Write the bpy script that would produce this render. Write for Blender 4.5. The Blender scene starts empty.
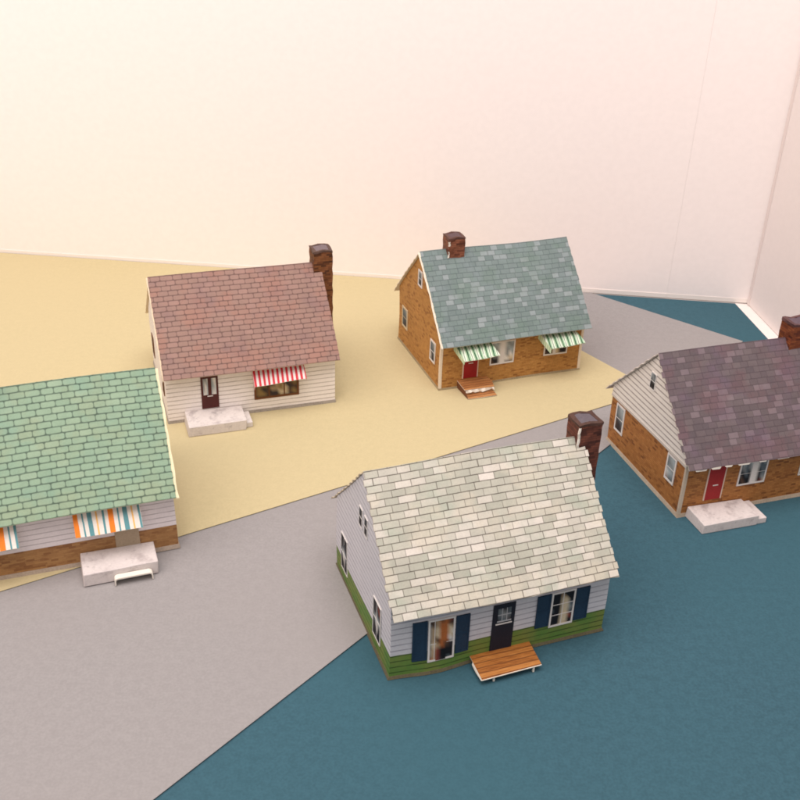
import bpy, bmesh, math, random
from mathutils import Vector, Matrix
U = 0.01                       # the script is written in centimetres
scene = bpy.context.scene
COL = scene.collection
sin, cos, R = math.sin, math.cos, math.radians

# ------------------------------------------------------------------ materials
class G:
    """tiny node-graph helper"""
    def __init__(s, name, rough=.75, spec=.3):
        s.m = bpy.data.materials.new(name); s.m.use_nodes = True
        s.t = s.m.node_tree; s.bsdf = s.t.nodes['Principled BSDF']
        s.bsdf.inputs['Roughness'].default_value = rough
        s.bsdf.inputs['Specular IOR Level'].default_value = spec
        s._uv = None
    def link(s, v, inp):
        if isinstance(v, (int, float)): inp.default_value = v
        elif isinstance(v, tuple): inp.default_value = (v + (1,)) if len(v) == 3 and inp.type == 'RGBA' else v
        else: s.t.links.new(v, inp)
    def op(s, o, a, b=0, c=0, clamp=False):
        n = s.t.nodes.new('ShaderNodeMath'); n.operation = o; n.use_clamp = clamp
        s.link(a, n.inputs[0]); s.link(b, n.inputs[1]); s.link(c, n.inputs[2]); return n.outputs[0]
    def uv(s):
        if not s._uv:
            n = s.t.nodes.new('ShaderNodeUVMap'); n.uv_map = 'UVMap'
            x = s.t.nodes.new('ShaderNodeSeparateXYZ'); s.t.links.new(n.outputs[0], x.inputs[0])
            s._uv = (x.outputs[0], x.outputs[1], n.outputs[0])
        return s._uv
    def vec(s, x, y, z=0.):
        n = s.t.nodes.new('ShaderNodeCombineXYZ')
        s.link(x, n.inputs[0]); s.link(y, n.inputs[1]); s.link(z, n.inputs[2]); return n.outputs[0]
    def noise(s, v, scale, detail=2, rough=.5):
        n = s.t.nodes.new('ShaderNodeTexNoise'); s.t.links.new(v, n.inputs['Vector'])
        n.inputs['Scale'].default_value = scale; n.inputs['Detail'].default_value = detail
        n.inputs['Roughness'].default_value = rough; return n.outputs['Fac']
    def white(s, v):
        n = s.t.nodes.new('ShaderNodeTexWhiteNoise'); n.noise_dimensions = '3D'
        s.t.links.new(v, n.inputs['Vector']); return n.outputs['Value']
    def step(s, v, a, b, lo=0., hi=1.):
        n = s.t.nodes.new('ShaderNodeMapRange'); n.interpolation_type = 'SMOOTHSTEP'
        s.link(v, n.inputs[0]); s.link(a, n.inputs[1]); s.link(b, n.inputs[2]); s.link(lo, n.inputs[3]); s.link(hi, n.inputs[4])
        return n.outputs[0]
    def ramp(s, v, stops, const=False):
        n = s.t.nodes.new('ShaderNodeValToRGB'); s.link(v, n.inputs[0]); e = n.color_ramp.elements
        if const: n.color_ramp.interpolation = 'CONSTANT'
        while len(e) < len(stops): e.new(.5)
        for k, (p, c) in enumerate(stops): e[k].position = p; e[k].color = c + (1,)
        return n.outputs[0]
    def mix(s, f, a, b, mode='MIX'):
        n = s.t.nodes.new('ShaderNodeMix'); n.data_type = 'RGBA'; n.blend_type = mode
        s.link(f, n.inputs[0]); s.link(a, n.inputs[6]); s.link(b, n.inputs[7]); return n.outputs[2]
    def mottle(s, col, amt=.08, scale=9, scale2=1.0):
        u = s.uv()[2]
        f = s.op('ADD', s.op('MULTIPLY', s.noise(u, scale, 3), .6), s.op('MULTIPLY', s.noise(u, scale2, 2), .4))
        k = s.step(f, .3, .7, 1 - amt, 1 + amt)
        n = s.t.nodes.new('ShaderNodeVectorMath'); n.operation = 'SCALE'
        s.link(col if not isinstance(col, tuple) else col, n.inputs[0]); s.link(k, n.inputs['Scale']); return n.outputs[0]
    def bump(s, h, strength=.3, dist=.0003):
        n = s.t.nodes.new('ShaderNodeBump'); n.inputs['Strength'].default_value = strength
        n.inputs['Distance'].default_value = dist; s.link(h, n.inputs['Height'])
        s.t.links.new(n.outputs[0], s.bsdf.inputs['Normal'])
    def done(s, col):
        s.link(col, s.bsdf.inputs['Base Color']); return s.m

def plain(name, col, amt=.07, rough=.75, scale=9, spec=.3):
    g = G(name, rough, spec); c = g.mottle(col, amt, scale)
    g.bump(g.noise(g.uv()[2], 14, 3), .25); return g.done(c)

def cells(g, w, h, v0=0, gap=.03, rnd=.02, jit=.3, var=.4, soft=.02, wob=.015):
    """courses of printed units: returns (random per unit, line mask, row)"""
    u, v, uv = g.uv()
    wn = g.noise(uv, 2.2, 2)
    v = g.op('ADD', g.op('SUBTRACT', v, v0), g.op('MULTIPLY', g.op('SUBTRACT', wn, .5), wob * 2))
    vr = g.op('DIVIDE', v, h); row = g.op('FLOOR', vr)
    rr = g.white(g.vec(row, 3.7, 1.3))
    n = g.noise(g.vec(g.op('MULTIPLY', u, 1 / w), g.op('MULTIPLY', row, 7.31)), .7, 1)
    uu = g.op('ADD', g.op('ADD', g.op('MULTIPLY', u, 1 / w), g.op('MULTIPLY', row, .5)),
              g.op('ADD', g.op('MULTIPLY', rr, jit), g.op('MULTIPLY', n, var)))
    colm = g.op('FLOOR', uu)
    qx = g.op('SUBTRACT', g.op('MULTIPLY', g.op('ABSOLUTE', g.op('SUBTRACT', g.op('FRACT', uu), .5)), w), w / 2 - gap / 2 - rnd)
    qy = g.op('SUBTRACT', g.op('MULTIPLY', g.op('ABSOLUTE', g.op('SUBTRACT', g.op('FRACT', vr), .5)), h), h / 2 - gap * .8 - rnd)
    ax = g.op('MAXIMUM', qx, 0); ay = g.op('MAXIMUM', qy, 0)
    d = g.op('SUBTRACT', g.op('SQRT', g.op('ADD', g.op('MULTIPLY', ax, ax), g.op('MULTIPLY', ay, ay))), rnd)
    mask = g.step(d, -soft, soft)
    return g.white(g.vec(colm, row, 5.1)), mask, row, g.white(g.vec(colm, row, 9.9))

def shingles(name, cols, line, w, h, v0, gap=.035, rnd=.03, line_amt=.8, hl=None, hl_p=.12, hl_a=.45, blotch=None, blotch_amt=.5, jit=.3, var=.5, soft=.022):
    g = G(name, .62, .35); rnd_v, mask, row, r2 = cells(g, w, h, v0, gap, rnd, jit, var, soft)
    uv = g.uv()[2]
    n = len(cols); c = g.ramp(rnd_v, [(k / max(1, n - 1), cc) for k, cc in enumerate(cols)])
    if hl: c = g.mix(g.step(r2, 1 - hl_p - .05, 1 - hl_p, 0, hl_a), c, hl)
    if blotch:
        for k, b in enumerate(blotch):
            f = g.step(g.noise(g.vec(g.op('ADD', g.uv()[0], 13.7 * k), g.uv()[1]), .42 + .1 * k, 3, .55), .46, .68, 0, blotch_amt)
            c = g.mix(f, c, b)
    c = g.mix(g.op('MULTIPLY', mask, g.step(g.noise(uv, 1.7, 3), .25, .65, line_amt * .8, line_amt)), c, line)
    c = g.mottle(c, .07, 11, 1.5)
    g.bump(g.op('ADD', g.op('MULTIPLY', g.noise(uv, 12, 3), .5), g.op('MULTIPLY', mask, -.4)), .2)
    return g.done(c)

def brickwork(name, cols, line, w=.36, h=.135):
    g = G(name, .65, .3); r, mask, row, r2 = cells(g, w, h, 0, .02, .005, .5, .8, .012, .008)
    n = len(cols); c = g.ramp(r, [(k / (n - 1), cc) for k, cc in enumerate(cols)])
    u = g.uv()
    st = g.noise(g.vec(g.op('MULTIPLY', u[0], 1.6), g.op('MULTIPLY', u[1], 7.)), 1.0, 3, .6)
    c = g.mix(g.step(st, .60, .76, 0, .35), c, cols[0])
    c = g.mix(g.op('MULTIPLY', mask, .6), c, line)
    g.bump(g.noise(u[2], 12, 3), .2)
    return g.done(g.mottle(c, .12, 6, .8))

def siding(name, col, line, h=.35, v0=0, low=None, low_line=None, split=0, lw=.035, amt=.6, brick=None):
    g = G(name, .6, .35); u, v, uv = g.uv()
    vv = g.op('ADD', v, g.op('MULTIPLY', g.op('SUBTRACT', g.noise(uv, .8, 1), .5), .03))
    fr = g.op('FRACT', g.op('DIVIDE', g.op('SUBTRACT', vv, v0), h))
    d = g.op('MULTIPLY', g.op('MINIMUM', fr, g.op('SUBTRACT', 1., fr)), h)
    ln = g.op('MULTIPLY', g.step(d, lw * .3, lw * 1.5, 1, 0), g.step(g.noise(g.vec(g.op('MULTIPLY', u, .6), g.op('MULTIPLY', v, 3)), 1.5, 2), .3, .6, amt * .6, amt))
    c1 = g.mix(ln, col, line)
    if low:
        c2 = g.mix(g.op('MULTIPLY', ln, 1.2, clamp=True), g.mix(g.step(g.noise(uv, .7, 3), .4, .65), low[0], low[1]), low_line)
        c1 = g.mix(g.step(v, split - .015, split + .015), c2, c1)
    if brick:
        cols, bl = brick
        r, mask, row, r2 = cells(g, .42, .13, 0, .02, .005, .5, .8, .012, .008)
        cb = g.ramp(r, [(k / (len(cols) - 1), cc) for k, cc in enumerate(cols)])
        st = g.noise(g.vec(g.op('MULTIPLY', u, 1.2), g.op('MULTIPLY', v, 6.)), 1.0, 3, .6)
        cb = g.mix(g.step(st, .5, .68, 0, .6), cb, cols[0])
        cb = g.mix(g.op('MULTIPLY', mask, .35), cb, bl)
        c1 = g.mix(g.step(v, split - .015, split + .015), cb, c1)
    g.bump(g.noise(uv, 12, 3), .2)
    return g.done(g.mottle(c1, .05, 7, .8))

def stripes(name, seq, u0=0):
    """seq: list of (width, colour) repeated along u"""
    g = G(name, .55, .35); tot = sum(w for w, c in seq)
    x = g.op('FRACT', g.op('DIVIDE', g.op('SUBTRACT', g.uv()[0], u0 - 100 * tot), tot)); p = 0; st = []
    for w, c in seq: st.append((p / tot, c)); p += w
    g.bump(g.noise(g.uv()[2], 10, 3), .2)
    return g.done(g.mottle(g.ramp(x, st, True), .05, 8))

def sheet(name, col, amt=.05, grain=.06, warm=None):
    g = G(name, .85, .2); u, v, uv = g.uv()
    c = g.mottle(col, grain, 7, 2.2)
    if warm: c = g.mix(g.step(g.noise(uv, .045, 2), .35, .65, 0, .5), c, warm)
    # pulp fibres
    fb = g.noise(g.vec(g.op('MULTIPLY', u, 1.), g.op('MULTIPLY', v, 3.5)), 3.5, 4, .7)
    c = g.mix(g.step(fb, .60, .72, 0, amt * 3), c, tuple(min(1, k * 1.25) for k in col))
    c = g.mix(g.step(fb, .42, .28, 0, amt * 3), c, tuple(k * .78 for k in col))
    g.bump(g.noise(uv, 9, 4, .6), .25, .0003)
    return g.done(c)

def planks(name, cols, line, h):
    g = G(name, .5, .4); u, v, uv = g.uv()
    row = g.op('FLOOR', g.op('DIVIDE', v, h)); fr = g.op('FRACT', g.op('DIVIDE', v, h))
    r = g.white(g.vec(row, 1.1, 2.2))
    gr = g.noise(g.vec(g.op('ADD', g.op('MULTIPLY', u, .8), g.op('MULTIPLY', row, 4.7)), g.op('MULTIPLY', v, 9)), 1.6, 4, .65)
    c = g.ramp(g.op('ADD', g.op('MULTIPLY', gr, .8), g.op('MULTIPLY', r, .2)), [(.3, cols[0]), (.5, cols[1]), (.7, cols[2])])
    d = g.op('MINIMUM', fr, g.op('SUBTRACT', 1., fr))
    return g.done(g.mix(g.step(d, .04, .13, .75, 0), c, line))

def concrete(name, col, stain):
    g = G(name, .7, .3); uv = g.uv()[2]
    c = g.mix(g.step(g.noise(uv, .9, 5, .6), .5, .72, 0, .75), g.mottle(col, .06, 6), stain)
    c = g.mix(g.step(g.noise(uv, 3.2, 6, .75), .56, .74, 0, .8), c, tuple(k * .7 for k in stain))
    g.bump(g.noise(uv, 10, 3), .25); return g.done(c)

def vcol(name):
    g = G(name, .6, .3)
    n = g.t.nodes.new('ShaderNodeVertexColor'); n.layer_name = 'print'
    return g.done(g.mottle(n.outputs[0], .1, 12))
PRINT = vcol('printed_glass')

# ------------------------------------------------------------------ mesh builder
def box_faces(x0, x1, y0, y1, z0, z1):
    v = [(x0,y0,z0),(x1,y0,z0),(x1,y1,z0),(x0,y1,z0),(x0,y0,z1),(x1,y0,z1),(x1,y1,z1),(x0,y1,z1)]
    return v, [(3,2,1,0),(4,5,6,7),(0,1,5,4),(1,2,6,5),(2,3,7,6),(3,0,4,7)]
class MB:
    def __init__(s): s.v = []; s.f = []; s.mi = []
    def add(s, v, f, mi=0):
        o = len(s.v); s.v += [tuple(p) for p in v]
        for k, q in enumerate(f): s.f.append(tuple(o + i for i in q)); s.mi.append(mi[k] if isinstance(mi, list) else mi)
        return s
    def box(s, *a, mi=0): v, f = box_faces(*a); return s.add(v, f, mi)
    def prism(s, poly, n, t, mi=0, mi_side=None):
        """closed slab: outline poly (3-D points) given thickness t along n (behind the outline)"""
        n = Vector(n).normalized(); k = len(poly); a = [Vector(p) for p in poly]; b = [p - n * t for p in a]
        nn = Vector((0, 0, 0))
        for i in range(k): nn += a[i].cross(a[(i + 1) % k])
        if nn.dot(n) < 0: a.reverse(); b.reverse()
        ms = mi if mi_side is None else mi_side
        f = [tuple(range(k)), tuple(range(2 * k - 1, k - 1, -1))] + [((i + 1) % k, i, k + i, k + (i + 1) % k) for i in range(k)]
        return s.add(a + b, f, [mi, ms] + [ms] * k)
    def build(s, name, mats, parent=None, warp=None, cut=0, bevel=0, frame=None, uvrot=False):
        bm = bmesh.new(); vs = [bm.verts.new(p) for p in s.v]
        for f, m in zip(s.f, s.mi):
            try: q = bm.faces.new([vs[i] for i in f]); q.material_index = m
            except ValueError: pass
        if cut:
            lo = [min(v.co[i] for v in bm.verts) for i in range(3)]; hi = [max(v.co[i] for v in bm.verts) for i in range(3)]
            for ax in range(3):
                p = lo[ax] + cut * .5
                while p < hi[ax] - cut * .3:
                    co = [0, 0, 0]; co[ax] = p; no = [0, 0, 0]; no[ax] = 1
                    bmesh.ops.bisect_plane(bm, geom=bm.verts[:] + bm.edges[:] + bm.faces[:], plane_co=co, plane_no=no, dist=1e-5); p += cut
        if bevel: bmesh.ops.bevel(bm, geom=bm.edges[:], offset=bevel, segments=3, profile=.5, affect='EDGES', clamp_overlap=True)
        bm.normal_update(); L = bm.loops.layers.uv.new('UVMap')
        for f in bm.faces:
            n = f.normal
            if abs(n.z) > .985: a, b = Vector((1,0,0)), Vector((0,1,0))
            else: a = Vector((0,0,1)).cross(n).normalized(); b = n.cross(a)
            for l in f.loops: l[L].uv = (l.vert.co.dot(a), l.vert.co.dot(b)) if not uvrot else (l.vert.co.dot(b), l.vert.co.dot(a))
        for v in bm.verts:
            p = v.co.copy()
            if warp: p = warp(p)
            v.co = p * U
        me = bpy.data.meshes.new(name); bm.to_mesh(me); bm.free()
        for m in (mats if isinstance(mats, list) else [mats]): me.materials.append(m)
        o = bpy.data.objects.new(name, me); COL.objects.link(o)
        if parent: o.parent = parent
        return o

def tag(o, label=None, cat=None, group=None, kind=None):
    for k, v in (('label', label), ('category', cat), ('group', group), ('kind', kind)):
        if v: o[k] = v
    return o

# ------------------------------------------------------------------ setting: board, sheets, walls
def flat(poly, z0, z1): 
    m = MB(); m.prism([(x, y, z1) for x, y in poly], (0, 0, 1), z1 - z0); return m

M_board = plain('white_foam_board', (.86, .80, .76), .02, .8, 3)
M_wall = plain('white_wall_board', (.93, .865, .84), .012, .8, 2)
M_card = plain('white_card', (.82, .77, .68), .05)
M_edge = plain('cream_card_edge', (.78, .68, .50), .06)

o = flat([(-75,-25),(75,-25),(75,100),(-75,100)], -.5, -.004).build('ground', M_board); tag(o, kind='structure')

def curl(amp, ax, ay):
    def w(p): return Vector((p.x, p.y, p.z + amp * max(0, sin(p.x * ax + p.y * ay)) ** 2 if p.z > -.0 else p.z))
    return w
o = flat([(-46,-12),(42.3,-12),(30.2,86.55),(-46,92.8)], 0, .03).build('paper_sheet', sheet('teal_paper', (.043,.108,.142), .09, .14, (.041,.118,.150)))
tag(o, 'large teal paper sheet under the grey sheet, filling the lower right of the picture', 'paper sheet')
o = flat([(28.72,78.52),(17.86,87.12),(17.2,87.6),(-52,93.2),(-52,20),(-18.6,20)], .09, .12).build('paper_sheet', sheet('grey_paper', (.305,.292,.290), .05, .07, (.32,.297,.287)))
tag(o, 'pinkish grey paper sheet lying between the tan sheet and the teal sheet', 'paper sheet')
o = flat([(19.47,69.2),(4.9,88.65),(-55,93.5),(-55,22.8)], .16, .19).build('paper_sheet', sheet('tan_paper', (.54,.465,.27), .03, .05, (.56,.475,.28)))
tag(o, 'sand yellow paper sheet along the back wall under the brown roofed house', 'paper sheet')

# back wall: two boards meeting at a seam; right wall board
WA, WB = Vector((31.3, 86.56, 0)), Vector((-38.85, 92.3, 0)); wd = (WB - WA).normalized(); wn = Vector((-wd.y, wd.x, 0)).normalized()
if wn.y < 0: wn = -wn
def wallboard(s0, s1, z0, z1, off, th, name='foam_board', mat=M_wall):
    m = MB(); a = WA + wd * s0 + wn * off; b = WA + wd * s1 + wn * off
    m.prism([(a.x,a.y,z0),(b.x,b.y,z0),(b.x,b.y,z1),(a.x,a.y,z1)], -wn, th); return m
SE = 7.3
root = wallboard(SE, 100, .10, 42, 0, .5).build('foam_board', M_wall)
tag(root, 'wide cream white foam board standing upright behind the houses', 'foam board')
wallboard(SE, 100, .10, .50, -.04, .037).build('edge_strip', plain('board_edge_strip', (.88,.82,.77), .015), root)
root = wallboard(-2, SE - .01, .10, 42, .012, .5).build('foam_board', M_wall)
tag(root, 'narrow white foam board closing the back wall by the right corner', 'foam board')
wallboard(.05, SE - .02, .10, .50, -.01, .037).build('edge_strip', bpy.data.materials['board_edge_strip'], root)

# ------------------------------------------------------------------ houses
def col_grid(parent, name, plane, a0, a1, z0, z1, off, rows, warp):
    """printed glass: grid of colours (rows top to bottom) on plane 'f' (front, x-z) or 'g' (left gable, y-z)"""
    nr, nc = len(rows), len(rows[0]); me = bpy.data.meshes.new(name); vs = []; cs = []
    sub = 1
    for i in range(nr):
        for j in range(nc):
            a = a0 + (a1 - a0) * j / (nc - 1); z = z1 + (z0 - z1) * i / (nr - 1)
            p = Vector((a, -off, z)) if plane == 'f' else Vector((-off, a, z))
            vs.append(warp(p) * U); cs.append(rows[i][j])
    fs = []
    for i in range(nr - 1):
        for j in range(nc - 1):
            q = (i*nc+j, (i+1)*nc+j, (i+1)*nc+j+1, i*nc+j+1)
            fs.append(q if plane == 'f' else q[::-1])
    me.from_pydata(vs, [], fs)
    uv = me.uv_layers.new(name='UVMap')
    for l in me.loops: p = me.vertices[l.vertex_index].co / U; uv.data[l.index].uv = ((p.x if plane == 'f' else p.y), p.z)
    at = me.color_attributes.new('print', 'FLOAT_COLOR', 'POINT')
    for k, c in enumerate(cs): at.data[k].color = c + (1,)
    me.materials.append(PRINT); o = bpy.data.objects.new(name, me); COL.objects.link(o); o.parent = parent
    return o
PAL = {'k': (.006,.006,.010), 'd': (.03,.024,.028), 'b': (.09,.05,.03), 'o': (.42,.13,.035), 'r': (.22,.045,.03), 't': (.42,.30,.18),
       'c': (.62,.52,.36), 'w': (.72,.70,.66), 'g': (.25,.27,.27), 's': (.36,.42,.44), 'n': (.10,.13,.15), 'y': (.26,.17,.06)}
def art(*rows): return [[PAL[c] for c in r] for r in rows]

def make_house(S):
    rnd = random.Random(S['seed'])
    L, W, hw, hr, og, oe = S['dims']; s = (hr - hw) / (W / 2)
    a1, a2, a3 = rnd.random() * 6, rnd.random() * 6, rnd.random() * 6; am = S.get('warp', .045)
    bow = S.get('bow', 0)
    def warp(p):
        x, y, z = p
        dx = am * sin(.55 * z + a1) * sin(.42 * y + a2) * min(1, z / 2)
        dy = am * 1.2 * sin(.5 * x + a3) * sin(.4 * z + a1)
        dz = am * .9 * sin(.45 * x + a2) * min(1, max(0, z - 3) / 3) * cos(.3 * y + a1)
        if bow and y < 1: dy -= bow * math.exp(-((x - 2.4) / 1.6) ** 2) * max(0, 1 - z / 4.2) * (1 if y < .3 else 0)
        return Vector((x + dx, y + dy, z + dz))
    root = bpy.data.objects.new('model_house', None); COL.objects.link(root)
    root.empty_display_size = .03
    root.location = (S['pos'][0] * U, S['pos'][1] * U, S.get('z', .03) * U); root.rotation_euler = (0, 0, R(S['yaw']))
    tag(root, S['label'], 'model house', 'paper model houses')
    M = S['mats']
    # walls : hollow shell read as a closed solid
    m = MB(); P = [(0,hw),(0,0),(W,0),(W,hw),(W/2,hr)]; n = 5
    rt = .02
    v = [(0, y, z - (rt if z > 0 else 0)) for y, z in P] + [(L, y, z - (rt if z > 0 else 0)) for y, z in P]
    f = [(0,4,3,2,1), (5,6,7,8,9), (0,1,6,5), (1,2,7,6), (2,3,8,7), (3,4,9,8), (4,0,5,9)]
    m.add(v, f); m.build('wall', M['wall'], root, warp, cut=.8)
    # foundation strip flared outward
    if 'found' in M:
        hz, fl = S.get('found', (.26, .10)); m = MB()
        def ringpts(o_, z): return [(-o_,-o_,z),(L+o_,-o_,z),(L+o_,W+o_,z),(-o_,W+o_,z)]
        v = ringpts(fl, 0) + ringpts(.035, hz) + ringpts(-.01, hz)
        f = [(i, (i+1)%4, 4+(i+1)%4, 4+i) for i in range(4)] + [(4+i, 4+(i+1)%4, 8+(i+1)%4, 8+i) for i in range(4)]
        m.add(v, f); m.build('foundation', M['found'], root, warp, cut=.8)
    # corner trim
    if 'trim' in M:
        for (x0, x1, y0, y1) in ((-.035,.17,-.035,.0), (-.035,0,.0,.13), (L-.17,L+.035,-.035,.0)):
            pass
        m = MB(); m.box(-.035,.17,-.035,0,.02,hw-.1); m.box(-.035,0,0,.13,.02,hw-.1); m.build('corner_trim', M['trim'], root, warp, cut=.8)
        m = MB(); m.box(L-.17,L+.035,-.035,0,.02,hw-.1); m.box(L,L+.035,0,.13,.02,hw-.1); m.build('corner_trim', M['trim'], root, warp, cut=.8)
    # gable siding panels
    if 'gable' in M:
        gz = S['gable_z']
        for x, nx in ((-.05, -1), (L + .05, 1)):
            m = MB(); yy = -.02
            m.prism([(x, -.02, gz), (x, W + .02, gz), (x, W+.02, hw-.02), (x, W/2, hr-.06), (x, -.02, hw-.02)], (nx,0,0), .048)
            gp = m.build('gable_panel', M['gable'], root, warp, cut=.8)
            m = MB(); m.prism([(x+nx*.03, -.04, gz-.05), (x+nx*.03, W+.04, gz-.05), (x+nx*.03, W+.04, gz+.13), (x+nx*.03, -.04, gz+.13)], (nx,0,0), .05)
            m.build('skirt_board', M['card'], gp, warp, cut=.8)
    # roof : two slopes, cut course by course with an uneven rake and eave
    nl = math.sqrt(1 + s * s); Ls = (W / 2 + oe) * nl; ch = S['course']; nc = round(Ls / ch); ch = Ls / nc; T = .055
    jr, je = S.get('jag', (.05, .03))
    m = MB(); tt = S.get('lift', .0)
    for side in (0, 1):
        def pt(x, d, t):   # d = distance down the slope from ridge
            if d == 0 and t > 0: return (x, W/2, hr + t * nl)
            y = d / nl; z = hr - y * s + t * (1 / nl) * 1.0
            z2 = hr - (d / nl) * s + t / nl; yy = y + t * s / nl
            return (x, W/2 - yy if side == 0 else W/2 + yy, z2)
        nx = 15 if je else 12
        for k in range(nc):
            xl = -og - (jr * (.5 + rnd.random() * .7) if k % 2 else jr * rnd.random() * .3); xr = L + og + (jr * (.5 + rnd.random() * .6) if k % 2 == 0 else jr * rnd.random() * .3)
            d0 = k * ch; d1 = (k + 1) * ch
            vs = []; 
            for i in range(nx + 1):
                x = xl + (xr - xl) * i / nx
                e = (rnd.random() - .3) * je if k == nc - 1 else 0
                r0 = 0 if k else -.0
                vs += [pt(x, d0 + r0, T), pt(x, d1 + e, T), pt(x, d1 + e, 0), pt(x, d0 + r0, 0)]
            fs = []; mi = []
            for i in range(nx):
                a = 4 * i; b = a + 4
                for (p, q, mm) in ((0,1,0),(1,2,1),(2,3,1),(3,0,1)):
                    if q == 2 and k != nc - 1: continue
                    fs.append((a+p, a+q, b+q, b+p) if side == 0 else (a+p, b+p, b+q, a+q)); mi.append(mm)
            fs += [(0,3,2,1) if side == 0 else (0,1,2,3), tuple(4*nx+i for i in ((0,1,2,3) if side == 0 else (0,3,2,1)))]; mi += [1, 1]
            m.add(vs, fs, mi)
    rf = m.build('roof', [M['roof'], M['roof_edge']], root, warp)
    for sd, wd_ in S.get('rake', ()):
        xa = -og if sd < 0 else L + og; N = 16; vs = []
        for i in range(N + 1):
            d = Ls * i / N; w1 = wd_ * (.75 + .5 * rnd.random())
            y = W/2 - d / nl - T * .6 * s / nl; z = hr - d / nl * s + T * .6 / nl
            vs += [(xa - sd * .02, y, z), (xa + sd * w1, y, z - .02), (xa + sd * w1, y, z - .07), (xa - sd * .02, y, z - .06)]
        fs = []
        for i in range(N):
            a = 4 * i
            for p, q in ((0,1),(1,2),(2,3),(3,0)): fs.append((a+p, a+q, a+4+q, a+4+p) if sd > 0 else (a+p, a+4+p, a+4+q, a+q))
        m = MB(); m.add(vs, [f_[::-1] for f_ in fs]); m.build('rake_edge', M['roof_edge'], rf, warp)
    for xa, xb, dp in S.get('scraps', ()):
        ye = -oe - .03; ze = hw - oe * s; m = MB()
        m.prism([(xa, ye, ze+.03), (xb, ye, ze+.03), (xb-.08, ye-.02, ze-dp), (xa+.1, ye-.02, ze-dp*.8)], (0,-1,0), .02); m.build('eave_scrap', M_card, rf, warp)
    # chimney
    cx0, cx1, cy0, cy1, cz0, cz1 = S['chimney']
    m = MB(); m.box(cx0, cx1, cy0, cy1, cz0, cz1 - .04); ln = S.get('lean', (0, 0))
    def wch(p):
        t = (p.z - cz0) / (cz1 - cz0); k = .035 * sin(9 * p.z + 4 * p.x + 3 * p.y) * (1 if t > .02 else 0)
        return Vector((p.x + ln[0] * max(0, p.z - 8) + k, p.y + ln[1] * max(0, p.z - 8) + k * .7, p.z + (.05 * sin(5 * p.x + a1) if t > .97 else 0)))
    ch_o = m.build('chimney', M['chimney'], root, wch, cut=.45)
    m = MB(); e = .02; zz = cz1 - .10
    v = [(cx0-e,cy0-e,zz),(cx1+e,cy0-e,zz),(cx1+e,cy1+e,zz),(cx0-e,cy1+e,zz)]; v += [(x, y, cz1 + .05) for x, y, z in v]
    i_ = .2; v += [(cx0+i_,cy0+i_,cz1+.05),(cx1-i_,cy0+i_,cz1+.05),(cx1-i_,cy1-i_,cz1+.05),(cx0+i_,cy1-i_,cz1+.05)]
    v += [(x, y, cz1 - .06) for x, y, z in v[8:12]]
    f = [(i,(i+1)%4,4+(i+1)%4,4+i) for i in range(4)] + [(4+i,4+(i+1)%4,8+(i+1)%4,8+i) for i in range(4)] + [(8+i,8+(i+1)%4,12+(i+1)%4,12+i) for i in range(4)] + [((i+1)%4,i,4+i,4+(i+1)%4) for i in []]
    m.add(v, f); m.build('chimney_cap', M['cap'], ch_o, wch, cut=.45)
    m = MB(); m.box(cx0+i_+.005,cx1-i_-.005,cy0+i_+.005,cy1-i_-.005,cz1-.1,cz1+.035); m.build('flue_cover', M['flue'], ch_o, wch, cut=.45)
    for (za, zb, wd_) in S.get('torn', ()):
        m = MB(); N = 8; vs = []
        for i in range(N + 1):
            z = za + (zb - za) * i / N; w1 = wd_ * (.6 + .6 * rnd.random()); w2 = wd_ * (.5 + .5 * rnd.random())
            vs += [(cx0 + w1, cy0 - .03, z), (cx0 - .03, cy0 - .03, z), (cx0 - .03, cy0 + w2 * .5, z)]
        fs = []
        for i in range(N): a = 3 * i; fs += [(a+1,a,a+3,a+4), (a+2,a+1,a+4,a+5)]
        m.add(vs, fs); m.build('torn_edge', M_card, ch_o, wch)
    # windows
    for wdw in S['windows']:
        pl, a0_, a1_, z0, z1 = wdw['r']; fw = wdw.get('fw', .1); off = .03
        def bar(m, a, b, c, d, t):
            if pl == 'f': m.box(a, b, -t, -.002, c, d)
            else: m.box(-t, -.002, a, b, c, d)
        t = .055 + S.get('gable_off', 0) * (z0 > 5 and pl == 'g'); po = t - .02
        m = MB(); fm = M_frames[wdw.get('frame', 'white')]
        bar(m, a0_, a0_+fw, z0, z1, t); bar(m, a1_-fw, a1_, z0, z1, t)
        bar(m, a0_+fw, a1_-fw, z0, z0+fw*1.2, t); bar(m, a0_+fw, a1_-fw, z1-fw, z1, t)
        mw = wdw.get('mw', .035)
        for u_ in wdw.get('mul', ()): 
            c = a0_ + (a1_-a0_) * (u_[0] if isinstance(u_, tuple) else u_); h_ = (u_[1] if isinstance(u_, tuple) else mw) / 2
            bar(m, c-h_, c+h_, z0+fw*1.2, z1-fw, t-.008)
        for u_ in wdw.get('rail', ()):
            c = z0 + (z1-z0) * u_; bar(m, a0_+fw, a1_-fw, c-mw/2, c+mw/2, t-.006)
        wo = m.build('window', fm, root, warp)
        col_grid(wo, 'pane', pl, a0_+.03, a1_-.03, z0+.03, z1-.03, po, wdw['art'], warp)
    for (a0_, a1_, z0, z1) in S.get('shutters', ()):
        m = MB(); m.box(a0_, a1_, -.05, -.002, z0, z1)
        w_ = .07
        m.box(a0_, a0_+w_, -.075, -.052, z0, z1); m.box(a1_-w_, a1_, -.075, -.052, z0, z1)
        for zz in (z0, (z0+z1)/2-.04, z1-.08): m.box(a0_+w_, a1_-w_, -.075, -.052, zz, zz+.08)
        m.build('shutter', M['shutter'], root, warp)
    # door
    D = S['door']; x0, x1, z0, z1 = D['r']
    m = MB(); m.box(x0, x1, -.05, -.002, z0, z1)
    d = m.build('door', D['mat'], root, warp)
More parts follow.
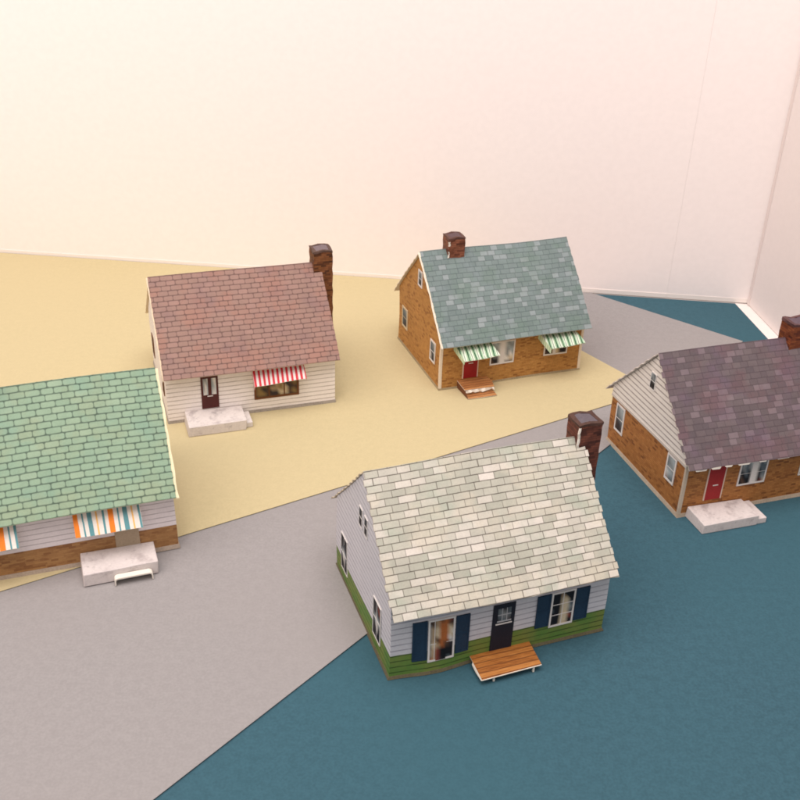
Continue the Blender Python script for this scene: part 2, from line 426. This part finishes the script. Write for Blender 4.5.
    if D.get('frame'):
        m = MB(); fw = .08
        m.box(x0-fw, x0, -.06, -.002, z0, z1); m.box(x1, x1+fw, -.06, -.002, z0, z1); m.box(x0-fw, x1+fw, -.06, -.002, z1, z1+fw)
        m.build('door_frame', M_frames[D['frame']], d, warp)
    for (p0, p1, q0, q1, a_) in D.get('glass', ()):
        col_grid(d, 'door_pane', 'f', x0+(x1-x0)*p0, x0+(x1-x0)*p1, z0+(z1-z0)*q0, z0+(z1-z0)*q1, .056, a_, warp)
    if D.get('muntins'):
        m = MB()
        for (p0, p1, q0, q1) in D['muntins']: m.box(x0+(x1-x0)*p0, x0+(x1-x0)*p1, -.072, -.057, z0+(z1-z0)*q0, z0+(z1-z0)*q1)
        m.build('muntins', M_frames['grey'], d, warp)
    if D.get('slot'):
        p0, p1, q = D['slot']; m = MB(); m.box(x0+(x1-x0)*p0, x0+(x1-x0)*p1, -.085, -.051, z0+(z1-z0)*q-.03, z0+(z1-z0)*q+.03)
        m.build('letter_slot', M_frames['white'], d, warp)
    # awnings : folded card with two side flaps
    for A in S.get('awnings', ()):
        x0, x1, zt, zf, yf = A['r']; tl = A.get('twist', (0, 0)); m = MB(); T = .03; N = 10; ow = A.get('out', (.05, .05))
        vs = []; pr = [(0, zt), (yf * .5, (zt + zf) / 2 + .05), (yf, zf), (yf - .02, zf - A.get('val', .1))]
        for i in range(N + 1):
            q = i / N
            for (y, z) in pr:
                fy = y / yf
                x = x0 - ow[0] * fy + (x1 - x0 + (ow[0] + ow[1]) * fy) * q
                zz = z + (tl[0] * (1 - q) + tl[1] * q) * fy + .02 * sin(7 * q + a1) * fy
                vs.append((x, y, zz))
        kq = len(pr); n1 = len(vs); vs += [(x, y + .02, z - T) for x, y, z in vs]
        fs = []; mi = []
        for i in range(N):
            for j in range(kq - 1):
                a = i * kq + j; b = a + kq
                fs.append((a, a+1, b+1, b)); mi.append(0); fs.append((n1+a, n1+b, n1+b+1, n1+a+1)); mi.append(1)
            a = i * kq + kq - 1; b = a + kq; fs.append((a, n1+a, n1+b, b)); mi.append(1)
        for i in (0, N):
            for j in range(kq - 1):
                a = i * kq + j; fs.append((a, n1+a, n1+a+1, a+1) if i == 0 else (a, a+1, n1+a+1, n1+a)); mi.append(1)
        m.add(vs, fs, mi)
        aw = m.build('awning', [A['mat'], M['card']], root, warp)
        for sx, fl in ((0, A.get('flap', (.45, .45))[0]), (1, A.get('flap', (.45, .45))[1])):
            xa = x0 if sx == 0 else x1; sg = -1 if sx == 0 else 1; o_ = ow[sx]
            zz = tl[sx]
            m = MB(); nrm = (sg, 0, 0)
            m.prism([(xa, -.0, zt-.02), (xa+sg*o_, yf, zf+zz), (xa+sg*(o_+.01), yf+.03, zf+zz-fl), (xa, -.02, zt-.35-fl*.4)], nrm, .03, 0)
            m.build('side_flap', A.get('flapmat', A['mat']), aw, warp, uvrot=A.get('fliprot', False))
    for fn in S.get('extras', ()): fn(root, warp, rnd)
    return root

M_frames = {'white': plain('white_window_frame', (.74,.71,.68), .05), 'grey': plain('pale_muntin', (.45,.46,.48), .05),
            'maroon': plain('maroon_frame', (.085,.018,.014), .1), 'brown': plain('brown_window_frame', (.16,.06,.02), .1), 'dark': plain('dark_frame', (.16,.17,.18), .1),
            'cream': plain('cream_frame', (.62,.52,.36), .05), 'pink': plain('pinkish_frame', (.66,.52,.42), .05)}

def roof_v0(dims):
    L, W, hw, hr, og, oe = dims; s = (hr - hw) / (W / 2); nl = math.sqrt(1 + s*s)
    y = -oe; z = hw - oe * s; return (y + z * s) / nl
def course_of(dims, n):
    L, W, hw, hr, og, oe = dims; s = (hr - hw) / (W / 2); return (W/2 + oe) * math.sqrt(1 + s*s) / n

# stone steps: two boxes of folded card with soft corners
def step_fn(main, side, mats, label=None, split=None):
    def fn(root, warp, rnd):
        m = MB(); x0, x1, y0, y1, z1 = main; m.box(x0, x1, y0, y1, 0, z1)
        def w(p):
            k = (p.z > z1 * .5)
            return Vector((p.x + .03 * sin(3 * p.y + 2 * p.z) + (.03 if k else 0), p.y + .04 * sin(1.4 * p.x), p.z + (.05 * sin(1.1 * p.x + p.y) if k else 0)))
        o = m.build('front_step', mats, root, w, cut=0, bevel=.05)
        if side:
            m = MB(); x0, x1, y0, y1, z1_ = side; m.box(x0, x1, y0, y1, 0, z1_)
            m.build('lower_step', mats, o, None, bevel=.05)
    return fn

brick_c = [(.27,.11,.028), (.43,.20,.052), (.48,.24,.064), (.54,.275,.078), (.46,.225,.058), (.50,.255,.07)]
brick_d = [(.20,.07,.018), (.37,.145,.036), (.43,.18,.046), (.48,.21,.058), (.40,.16,.042), (.45,.19,.05)]
chim_b = [(.11,.034,.017), (.21,.07,.035), (.29,.105,.055), (.25,.085,.045)]
M_chim_dark = brickwork('dark_red_chimney_brick', [(.07,.020,.013), (.14,.042,.026), (.19,.060,.036), (.16,.048,.028)], (.035,.016,.014), .4, .14)
M_chim_mid = brickwork('brown_chimney_brick', chim_b, (.05,.02,.015), .4, .14)
M_cap_dark = plain('charred_cap', (.075,.035,.025), .25, .6, 5)
M_cap_brown = plain('brown_cap', (.09,.05,.038), .25, .6, 5)
M_flue = plain('grey_flue', (.12,.10,.115), .15, .6, 5)
M_conc = concrete('printed_concrete', (.68,.63,.60), (.33,.29,.29))
M_conc2 = concrete('pink_printed_concrete', (.66,.605,.585), (.34,.29,.285))

# --- house with the mint and cream shingles, front
dE = (12.06, 9.43, 4.90, 9.50, .02, .70); nE = 20
def deckE(root, warp, rnd):
    m = MB(); z = .42
    top = [(4.32,-.10,z), (7.72,-.02,z), (7.62,-1.72,z-.02), (4.30,-1.80,z-.06)]
    m.prism(top, (0,0,1), .05, 0, 1)
    o = m.build('porch_deck', [planks('orange_wood_print', [(.17,.05,.010), (.42,.155,.033), (.56,.25,.07)], (.10,.03,.01), .34), M_card], root)
    m = MB(); m.prism([(4.29,-.55,z-.055),(4.28,-1.80,z-.115),(4.27,-1.78,z-.15),(4.25,-1.1,z-.20),(4.25,-.6,z-.14)], (-1,0,0), .03)
    m.prism([(4.30,-1.83,z-.065),(7.62,-1.75,z-.03),(7.62,-1.75,z-.07),(4.30,-1.83,z-.105)], (0,-1,0), .03)
    m.build('side_panel', M_card, o)
    for x in (4.95, 7.15):
        m = MB(); m.box(x, x+.09, -1.74, -1.65, 0, z-.1); m.build('leg', M_card, o)
E_ = dict(seed=5, pos=(-.07, 38.18), yaw=20.0, dims=dE, z=.06, course=course_of(dE, nE), jag=(.10, .07), warp=.05, bow=.26,
    label='white and green paper house with a cream and mint shingle roof, on the teal sheet',
    mats=dict(wall=siding('white_over_green_siding', (.62,.615,.65), (.22,.21,.26), .35, 0, ((.12,.23,.045), (.19,.24,.055)), (.03,.055,.012), 1.45, .035, .75),
              roof=shingles('mint_cream_shingles', [(.40,.405,.335), (.47,.465,.39), (.51,.50,.42), (.60,.57,.50), (.44,.44,.365)], (.055,.042,.03), .80, course_of(dE, nE), roof_v0(dE), .030, .012, .9,
                             (.80,.74,.67), .16, .5, [(.41,.46,.37), (.62,.57,.46)], .6, .35, .8, .016),
              roof_edge=plain('cream_roof_edge', (.50,.42,.30), .1), card=M_card, chimney=M_chim_dark, cap=M_cap_dark, flue=M_flue,
              found=plain('mud_green_foundation', (.12,.105,.06), .2), shutter=plain('navy_shutter', (.014,.038,.075), .15, .6)),
    found=(.14, .10),
    chimney=(11.62, 12.98, 4.22, 5.50, .0, 10.45), torn=((8.95, 10.35, .09),), lean=(.0, .0),
    windows=[dict(r=('f', 1.93, 3.36, .74, 3.35), rail=(.42,), mul=(.24,), mw=.03,
                  art=art('gttootr', 'gttoorr', 'stcotor', 'gtcooct', 'stoooct', 'wttoow', ) if 0 else art('dbtbork', 'gbtoobk', 'gtcooct', 'gtcoocw', 'ntboowt', 'nctobdk', 'gtrkkkk', 'ntrkkkk', 'oordknd')),
             dict(r=('f', 8.70, 10.10, 1.10, 3.40), rail=(.34, .64), mul=(.5,), mw=.04,
                  art=art('kkkkkkk', 'kkktkkk', 'kkkcckk', 'kkkccnk', 'nkkccgn', 'kkkccnk', 'dkkccrk', 'kkkcckk', 'bdkctkk')),
             dict(r=('g', 4.72, 5.30, 5.93, 7.15), frame='white', fw=.05, rail=(.5,), art=art('nkn', 'kkk', 'kdk')),
             dict(r=('g', 3.80, 4.36, 5.93, 7.15), frame='white', fw=.05, rail=(.5,), art=art('nkn', 'kkk', 'kdk')),
             dict(r=('g', 7.18, 8.32, .82, 3.25), frame='white', fw=.05, rail=(.5,), mul=(.5,), mw=.035, art=art('kkkkk', 'kkkkk', 'kdndk', 'kswsk', 'kdwdk', 'kkkkk', 'kkkkk')),
             dict(r=('g', 1.45, 2.65, .82, 3.25), frame='white', fw=.05, rail=(.5,), mul=(.5,), mw=.035, art=art('kkkkk', 'krkdk', 'kdndk', 'kswsk', 'kkwdk', 'kkkkk', 'kkkkk'))],
    shutters=[(1.12, 1.88, .93, 3.35), (3.41, 4.15, .93, 3.3), (7.88, 8.66, 1.28, 3.4), (10.14, 10.92, 1.22, 3.35)],
    door=dict(r=(5.42, 6.64, .28, 3.45), mat=plain('black_door', (.010,.014,.026), .15, .6),
              glass=[(.2, .8, .66, .92, art('ndn', 'ngn', 'dnd'))],
              muntins=[(.18,.82,.64,.665), (.2,.8,.78,.795), (.38,.41,.66,.92), (.59,.62,.66,.92)], slot=(.12, .86, .60)),
    extras=[deckE])

# --- brown roof, white siding
dB = (12.03, 9.51, 4.67, 9.10, .15, .88); nB = 20
M_maroon = plain('maroon_door', (.075,.014,.012), .15, .5)
B_ = dict(seed=11, pos=(-16.15, 61.85), yaw=18.9, dims=dB, z=.195, course=course_of(dB, nB), jag=(.02, .02), warp=.04,
    label='white paper house with a reddish brown roof and one red and white awning',
    mats=dict(wall=siding('warm_white_siding', (.88,.83,.795), (.30,.24,.20), .33, .1, lw=.035, amt=.75),
              roof=shingles('dusty_brown_shingles', [(.275,.17,.135), (.295,.18,.145), (.285,.175,.14), (.315,.19,.155)], (.085,.04,.035), .73, course_of(dB, nB), roof_v0(dB), .042, .10, .8,
                             None, 0, .4, [(.22,.13,.125), (.34,.165,.12)], .55, .4, .7, .026),
              roof_edge=plain('cream_rake_edge', (.70,.58,.42), .08), card=M_card, chimney=brickwork('ochre_chimney_brick', [(.07,.022,.008), (.17,.055,.018), (.24,.09,.03), (.2,.07,.024)], (.06,.03,.015), .4, .14),
              cap=M_cap_brown, flue=plain('mauve_flue', (.17,.13,.14), .15, .6, 5), found=plain('grey_foundation', (.36,.32,.28), .2)),
    found=(.22, .06), rake=((-1, .09),),
    chimney=(11.55, 12.95, 4.12, 5.50, 0, 10.15), lean=(0, 0),
    windows=[dict(r=('f', 6.10, 9.34, 1.05, 3.3), frame='brown', fw=.14, mul=((.33, .09), (.67, .09)), art=art('bbdbbbdbbdb', 'bdbdbyyddbb', 'bbyddyydbyb', 'byydbtydbyb', 'bydbttycdbb', 'byybddccbyb', 'bbbdbbybdbb')),
             dict(r=('g', 1.3, 2.3, 1.5, 3.2), frame='brown', rail=(.5,), art=art('kkk', 'kbk', 'kkk')),
             dict(r=('g', 7.3, 8.3, 1.5, 3.2), frame='brown', rail=(.5,), art=art('kkk', 'kbk', 'kkk'))],
    door=dict(r=(2.38, 3.58, .86, 3.45), mat=M_maroon, glass=[(.14,.40,.42,.92, art('ggw','gws','wws')), (.60,.86,.42,.92, art('gww','gsw','sww'))],
              muntins=[(.12,.14,.42,.92), (.86,.88,.42,.92)], slot=(.34,.66,.38)),
    awnings=[dict(r=(5.98, 9.66, 3.75, 2.80, -1.0), mat=stripes('red_white_stripes', [(.165, (.62,.03,.045)), (.165, (.80,.74,.72))], 6.0), out=(.0, .06), flap=(.30, .16), twist=(-.12, .03), val=.03,
                  flapmat=stripes('pink_side_stripes', [(.12, (.66,.16,.16)), (.14, (.78,.66,.64))], 0))],
    extras=[step_fn((1.08, 5.08, -2.24, -.06, .80), (5.10, 5.58, -1.95, -.35, .42), M_conc)])

# --- blue-green roof, brick
dC = (11.85, 9.24, 4.69, 9.27, .19, .79); nC = 19
def deckC(root, warp, rnd):
    wood = planks('brown_wood_print', [(.20,.065,.02), (.42,.18,.06), (.55,.28,.11)], (.08,.025,.01), .30)
    m = MB(); m.prism([(1.42,-.05,.64),(3.85,.0,.64),(4.0,-.75,.60),(3.86,-1.52,.50),(1.50,-1.42,.50)], (0,0,1), .04, 0, 1)
    o = m.build('porch_deck', [wood, M_card], root)
    m = MB(); m.prism([(1.50,-1.20,.22),(3.80,-1.25,.22),(3.86,-2.12,.08),(1.58,-2.05,.08)], (0,-.15,1), .04, 0, 1)
    m.build('lower_tread', [wood, M_card], o)
    m = MB(); N = 12; vs = []
    for i in range(N + 1):
        x = 1.52 + 2.33 * i / N; vs += [(x, -1.46 - .10 * rnd.random(), .49), (x, -1.50 - .16 * rnd.random(), .36 - .12 * rnd.random())]
    m.add(vs, [(2*i, 2*i+1, 2*i+3, 2*i+2) for i in range(N)]); m.build('torn_edge', M_card, o)
    m = MB(); m.prism([(1.44,-.05,.6),(1.50,-1.42,.46),(1.55,-2.0,.02),(1.44,-.05,.02)], (-1,0,0), .03); m.build('side_panel', plain('brown_side_card', (.16,.06,.025), .15), o)
gstr = [(.11, (.72,.78,.66)), (.09, (.34,.52,.32)), (.10, (.035,.11,.055)), (.10, (.36,.56,.36)), (.07, (.70,.76,.64)), (.05, (.12,.22,.13))]
M_gaw = stripes('green_stripes', gstr, 1.0); M_gflap = stripes('pale_green_side_stripes', [(.12, (.45,.62,.38)), (.10, (.66,.76,.56))], 0)
M_red = plain('red_door', (.30,.012,.014), .12, .5)
C_ = dict(seed=21, pos=(2.90, 68.07), yaw=20.5, dims=dC, z=.195, course=course_of(dC, nC), jag=(.04, .03), warp=.05,
    label='ochre brick paper house with a blue-green roof and two green striped awnings',
    mats=dict(wall=brickwork('ochre_brick', brick_c, (.25,.12,.04)),
              roof=shingles('blue_green_shingles', [(.145,.195,.19), (.17,.22,.215), (.155,.21,.20), (.185,.24,.235)], (.04,.06,.058), .60, course_of(dC, nC), roof_v0(dC), .034, .04, .6,
                             (.36,.40,.415), .18, .5, [(.21,.26,.27), (.14,.21,.17)], .5, .45, 1.2, .03),
              roof_edge=plain('white_rake_edge', (.74,.68,.56), .08), card=M_card, chimney=M_chim_mid, cap=plain('mauve_brown_cap', (.10,.045,.035), .25, .6, 5), flue=plain('plum_flue', (.10,.06,.065), .15, .6, 5),
              found=plain('tan_foundation', (.34,.27,.16), .2), trim=plain('cream_corner_trim', (.76,.66,.52), .05)),
    found=(.14, .07), rake=((-1, .13),),
    chimney=(1.90, 3.22, 4.10, 5.30, 8.3, 10.35), torn=((8.85, 9.35, .07), (9.75, 10.12, .13)), lean=(0, 0),
    windows=[dict(r=('f', 4.05, 6.08, 1.52, 3.45), frame='white', fw=.1, mul=((.5, .22),), rail=(), art=art('gsgwwgsg', 'ggswwsgg', 'gsgwwgss', 'dggwwgwg', 'bkdwwwcc', 'kbkwwbkb')),
             dict(r=('f', 8.62, 10.62, 1.65, 3.3), frame='white', fw=.1, mul=((.45, .25),), art=art('gsgwwgsg', 'ggsccsgg', 'dkgccgkb', 'bkdccdkb', 'kbkccbkb')),
             dict(r=('g', 4.30, 5.12, 6.45, 7.75), frame='white', fw=.12, rail=(.5,), art=art('sgs', 'gng', 'ndn', 'dkd')),
             dict(r=('g', 7.22, 8.45, 1.60, 3.35), frame='cream', fw=.14, rail=(.5,), art=art('sgn', 'gnn', 'ndn', 'bkd')),
             dict(r=('g', 1.00, 2.05, 1.70, 3.40), frame='white', fw=.12, rail=(.5,), art=art('sgn', 'gnn', 'ndw', 'kkd'))],
    door=dict(r=(1.90, 3.02, .74, 3.25), mat=M_red, frame='pink', slot=(.35, .68, .50)),
    awnings=[dict(r=(1.0, 3.80, 3.72, 3.05, -1.4), mat=M_gaw, flapmat=M_gflap, out=(-.32, .38), flap=(.28, .1), twist=(-.10, .02), val=.04),
             dict(r=(8.0, 10.95, 3.72, 3.08, -1.4), mat=M_gaw, flapmat=M_gflap, out=(-.45, .36), flap=(.40, .12), twist=(-.14, .03), val=.04)],
    extras=[deckC])

# --- purple roof, brick with white gables
dD = (12.0, 9.48, 4.44, 9.17, .20, .62); nD = 19
D_ = dict(seed=31, pos=(17.66, 53.0), yaw=18.4, dims=dD, z=.03, course=course_of(dD, nD), jag=(.17, .12), warp=.045,
    label='brown brick paper house with a white gable and a mottled purple shingle roof',
    mats=dict(wall=brickwork('brown_orange_brick', brick_d, (.16,.07,.03)),
              gable=siding('white_gable_siding', (.78,.74,.69), (.14,.11,.11), .36, .05, lw=.042, amt=.85),
              roof=shingles('purple_shingles', [(.100,.080,.088), (.125,.098,.104), (.110,.087,.093), (.140,.112,.116)], (.045,.03,.038), .60, course_of(dD, nD), roof_v0(dD), .032, .04, .6,
                             (.27,.21,.23), .15, .42, [(.15,.10,.145), (.15,.08,.09)], .5, .45, 1.2, .03),
              roof_edge=plain('dirty_white_edge', (.62,.56,.50), .1), card=plain('dull_white_card', (.58,.54,.49), .06), chimney=brickwork('red_chimney_brick', [(.08,.016,.006), (.19,.045,.014), (.26,.075,.022), (.2,.05,.016)], (.05,.015,.01), .4, .14),
              cap=plain('plum_cap', (.10,.045,.045), .25, .6, 5), flue=plain('violet_flue', (.11,.075,.095), .15, .6, 5),
              found=plain('beige_foundation', (.44,.36,.27), .15), trim=plain('beige_corner_trim', (.55,.47,.37), .06)),
    scraps=((.15,1.0,.10), (1.25,1.95,.11), (2.2,2.75,.07), (3.1,4.0,.08), (4.6,5.2,.06), (5.9,6.9,.09), (7.6,8.4,.07), (9.,9.9,.08)),
    found=(.24, .10), gable_z=3.66, gable_off=.05,
    chimney=(9.02, 10.38, 4.12, 5.40, 8.3, 10.3),
    windows=[dict(r=('f', 3.85, 5.88, 1.70, 3.45), frame='white', fw=.1, mul=((.5, .22),), rail=(.5,), mw=.02, art=art('nsnswwnsn', 'ngngwwnnn', 'nknkwwknn', 'kbkkwwkgg', 'bkbkwwbrc')),
             dict(r=('f', 8.45, 10.45, 1.70, 3.45), frame='white', fw=.1, mul=((.5, .22),), art=art('gssswwnsn', 'ngsgwwsns', 'kbkkwwggw')),
             dict(r=('g', 4.66, 5.30, 6.50, 7.68), frame='white', fw=.05, rail=(.5,), art=art('gns', 'ngn', 'kkd', 'kdk')),
             dict(r=('g', 7.62, 8.72, 1.40, 3.45), frame='white', fw=.12, rail=(.5,), art=art('gsn', 'sgn', 'ndb', 'bkd')),
             dict(r=('g', 1.05, 2.12, 1.65, 3.52), frame='white', fw=.12, rail=(.5,), art=art('gsg', 'sgn', 'gsw', 'kdr'))],
    door=dict(r=(1.68, 2.80, .98, 3.45), mat=M_red, frame='pink', slot=(.36, .68, .44)),
    extras=[step_fn((.52, 4.42, -2.05, -.06, .70), (4.44, 5.12, -2.0, -.06, .42), M_conc2)])

# --- green roof, siding over brick, left edge
dA = (12.0, 9.58, 4.70, 9.43, .08, .71); nA = 20
def stepA(root, warp, rnd):
    step_fn((6.46, 10.54, -2.03, -.06, .86), None, M_conc2)(root, warp, rnd)
    o = [c for c in root.children if c.name.startswith('front_step')][0]
    m = MB(); pts = []; th = .07
    prof = [(8.12,0),(8.12,.30),(8.17,.42),(8.30,.48),(10.05,.48),(10.17,.42),(10.22,.30),(10.22,0)]
    inner = [(8.12+th,0),(8.12+th,.28),(8.24,.37),(8.32,.40),(10.02,.40),(10.10,.37),(10.22-th,.28),(10.22-th,0)]
    y0, y1 = -2.42, -2.03; n = len(prof); vs = [(x,y0,z) for x,z in prof]+[(x,y0,z) for x,z in inner]+[(x,y1,z) for x,z in prof]+[(x,y1,z) for x,z in inner]; fs = []
    for i in range(n-1): fs += [(i,n+i,n+i+1,i+1), (2*n+i,i,i+1,2*n+i+1), (n+i,3*n+i,3*n+i+1,n+i+1), (3*n+i,2*n+i,2*n+i+1,3*n+i+1)]
    m.add(vs, fs); m.build('lower_step', M_card, o)
org, org2, tl_, wh = (.86,.23,.015), (.86,.50,.14), (.11,.30,.33), (.82,.77,.70)
M_stripeA = stripes('orange_teal_stripes', [(.29,org),(.21,wh),(.09,tl_),(.20,wh),(.25,tl_),(.21,wh),(.09,org2),(.26,wh),(.12,tl_),(.20,wh)], 6.40)
A_ = dict(seed=41, pos=(-23.9, 43.84), yaw=20.5, dims=dA, z=.165, course=course_of(dA, nA), jag=(.03, .02), warp=.04,
    label='paper house with a sage green roof and orange and teal striped awnings',
    mats=dict(wall=siding('siding_over_brick', (.80,.74,.745), (.26,.21,.22), .34, .28, split=1.66, lw=.028, amt=.7, brick=([(.24,.10,.035), (.36,.18,.065), (.43,.23,.085), (.38,.19,.07)], (.22,.12,.06))),
              roof=shingles('sage_green_shingles', [(.235,.35,.24), (.255,.37,.255), (.245,.36,.245), (.28,.39,.27)], (.02,.045,.03), .76, course_of(dA, nA), roof_v0(dA), .042, .10, .8,
                             None, 0, .4, [(.19,.33,.25), (.28,.34,.21)], .45, .4, .7, .028),
              roof_edge=plain('ivory_rake_edge', (.82,.74,.50), .06), card=M_card, chimney=M_chim_mid, cap=M_cap_brown, flue=M_flue,
              found=plain('putty_foundation', (.42,.34,.27), .15)),
    found=(.26, .10), rake=((1, .15),),
    chimney=(1.9, 3.2, 4.12, 5.4, 8.4, 10.4),
    windows=[dict(r=('f', 6.65, 8.25, 2.0, 3.5), frame='white', mul=((.5, .1),), art=art('gsgs', 'kdkd', 'bkbk')),
             dict(r=('f', 1.3, 3.3, 1.9, 3.5), frame='white', mul=((.5, .1),), art=art('gsgs', 'kdkd', 'bkbk'))],
    door=dict(r=(8.52, 9.86, .80, 3.45), mat=plain('drab_cream_door', (.42,.33,.23), .1)),
    awnings=[dict(r=(6.45, 10.08, 3.80, 2.66, -1.0), mat=M_stripeA, out=(.0, .0), flap=(.22, .18), twist=(.02, -.02), val=.03, flapmat=M_card),
             dict(r=(1.0, 3.50, 3.80, 2.70, -1.0), mat=M_stripeA, out=(.0, .0), flap=(.22, .18), val=.03, flapmat=M_card)],
    extras=[stepA])

for S in (E_, B_, C_, D_, A_): make_house(S)

# ------------------------------------------------------------------ right wall board
CR = Vector((31.22, 87.2, 0)); rd = Vector((.125, -1, 0)).normalized()
rn = Vector((-rd.y, rd.x, 0)); rn = rn if rn.x > 0 else -rn
m = MB(); a = CR + rn * .02; b = CR + rd * 95 + rn * .02
m.prism([(a.x,a.y,.06),(b.x,b.y,.06),(b.x,b.y,42),(a.x,a.y,42)], -rn, .5)
M_side = plain('shade_toned_side_board', (.85,.775,.75), .012, .8, 2)  # side wall's shade put into the colour: darker and pinker than the back boards
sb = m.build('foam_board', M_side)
m = MB(); a2 = CR + rd * .75; b2 = CR + rd * 1.12; o2 = -rn * .05
m.prism([(a2.x+o2.x,a2.y+o2.y,.06),(b2.x+o2.x,b2.y+o2.y,.06),(b2.x+o2.x,b2.y+o2.y,42),(a2.x+o2.x,a2.y+o2.y,42)], -rn, .065)
m.build('edge_strip', plain('board_end_paper', (.78,.69,.66), .02), sb)
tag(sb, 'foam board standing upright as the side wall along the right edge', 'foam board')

# ------------------------------------------------------------------ light
w = bpy.data.worlds.new('World'); scene.world = w; w.use_nodes = True
bg = w.node_tree.nodes['Background']; bg.inputs[0].default_value = (1.0, .925, .905, 1); bg.inputs[1].default_value = .47
def area(name, loc, target, size, power, col):
    l = bpy.data.lights.new(name, 'AREA'); l.shape = 'RECTANGLE'; l.size = size[0] * U; l.size_y = size[1] * U; l.energy = power; l.color = col
    o = bpy.data.objects.new(name, l); COL.objects.link(o); o.location = Vector(loc) * U
    o.rotation_euler = (Vector(target) - Vector(loc)).to_track_quat('-Z', 'Y').to_euler(); return o
area('area_lamp', (-58, 18, 100), (-25, 88, 12), (100, 100), 10.2, (1.0, .85, .79))
front_fill = area('area_lamp', (12, 12, 128), (-2, 86, 4), (70, 70), 2.1, (1.0, .92, .92)); front_fill.data.spread = R(105)  # added fill from the front, spread narrowed to brighten house fronts and back wall
area("area_lamp", (10, 48, 150), (6, 55, 0), (90, 90), 8.0, (1.0, .94, .91))  # added overhead fill to lift the paper sheets on the floor

# ------------------------------------------------------------------ camera (pose solved from the photograph)
th, ro, f_px, h = R(29.657), R(1.978), 1031.5, 37.97
F = Vector((0, cos(th), -sin(th))); Rt = Vector((1, 0, 0)); Up = Vector((0, sin(th), cos(th)))
R2 = Rt * cos(ro) + Up * sin(ro); U2 = -Rt * sin(ro) + Up * cos(ro)
cam = bpy.data.cameras.new('camera'); cam.sensor_width = 36; cam.lens = f_px / 800 * 36; cam.clip_start = .01; cam.clip_end = 50
co = bpy.data.objects.new('camera', cam); COL.objects.link(co)
mw = Matrix((R2, U2, -F)).transposed().to_4x4(); mw.translation = Vector((0, 0, h)) * U; co.matrix_world = mw
scene.camera = co
vs = scene.view_settings; vs.view_transform = 'Standard'; vs.look = 'None'; vs.exposure = 0; vs.gamma = 1
scene.cycles.filter_width = 1.8
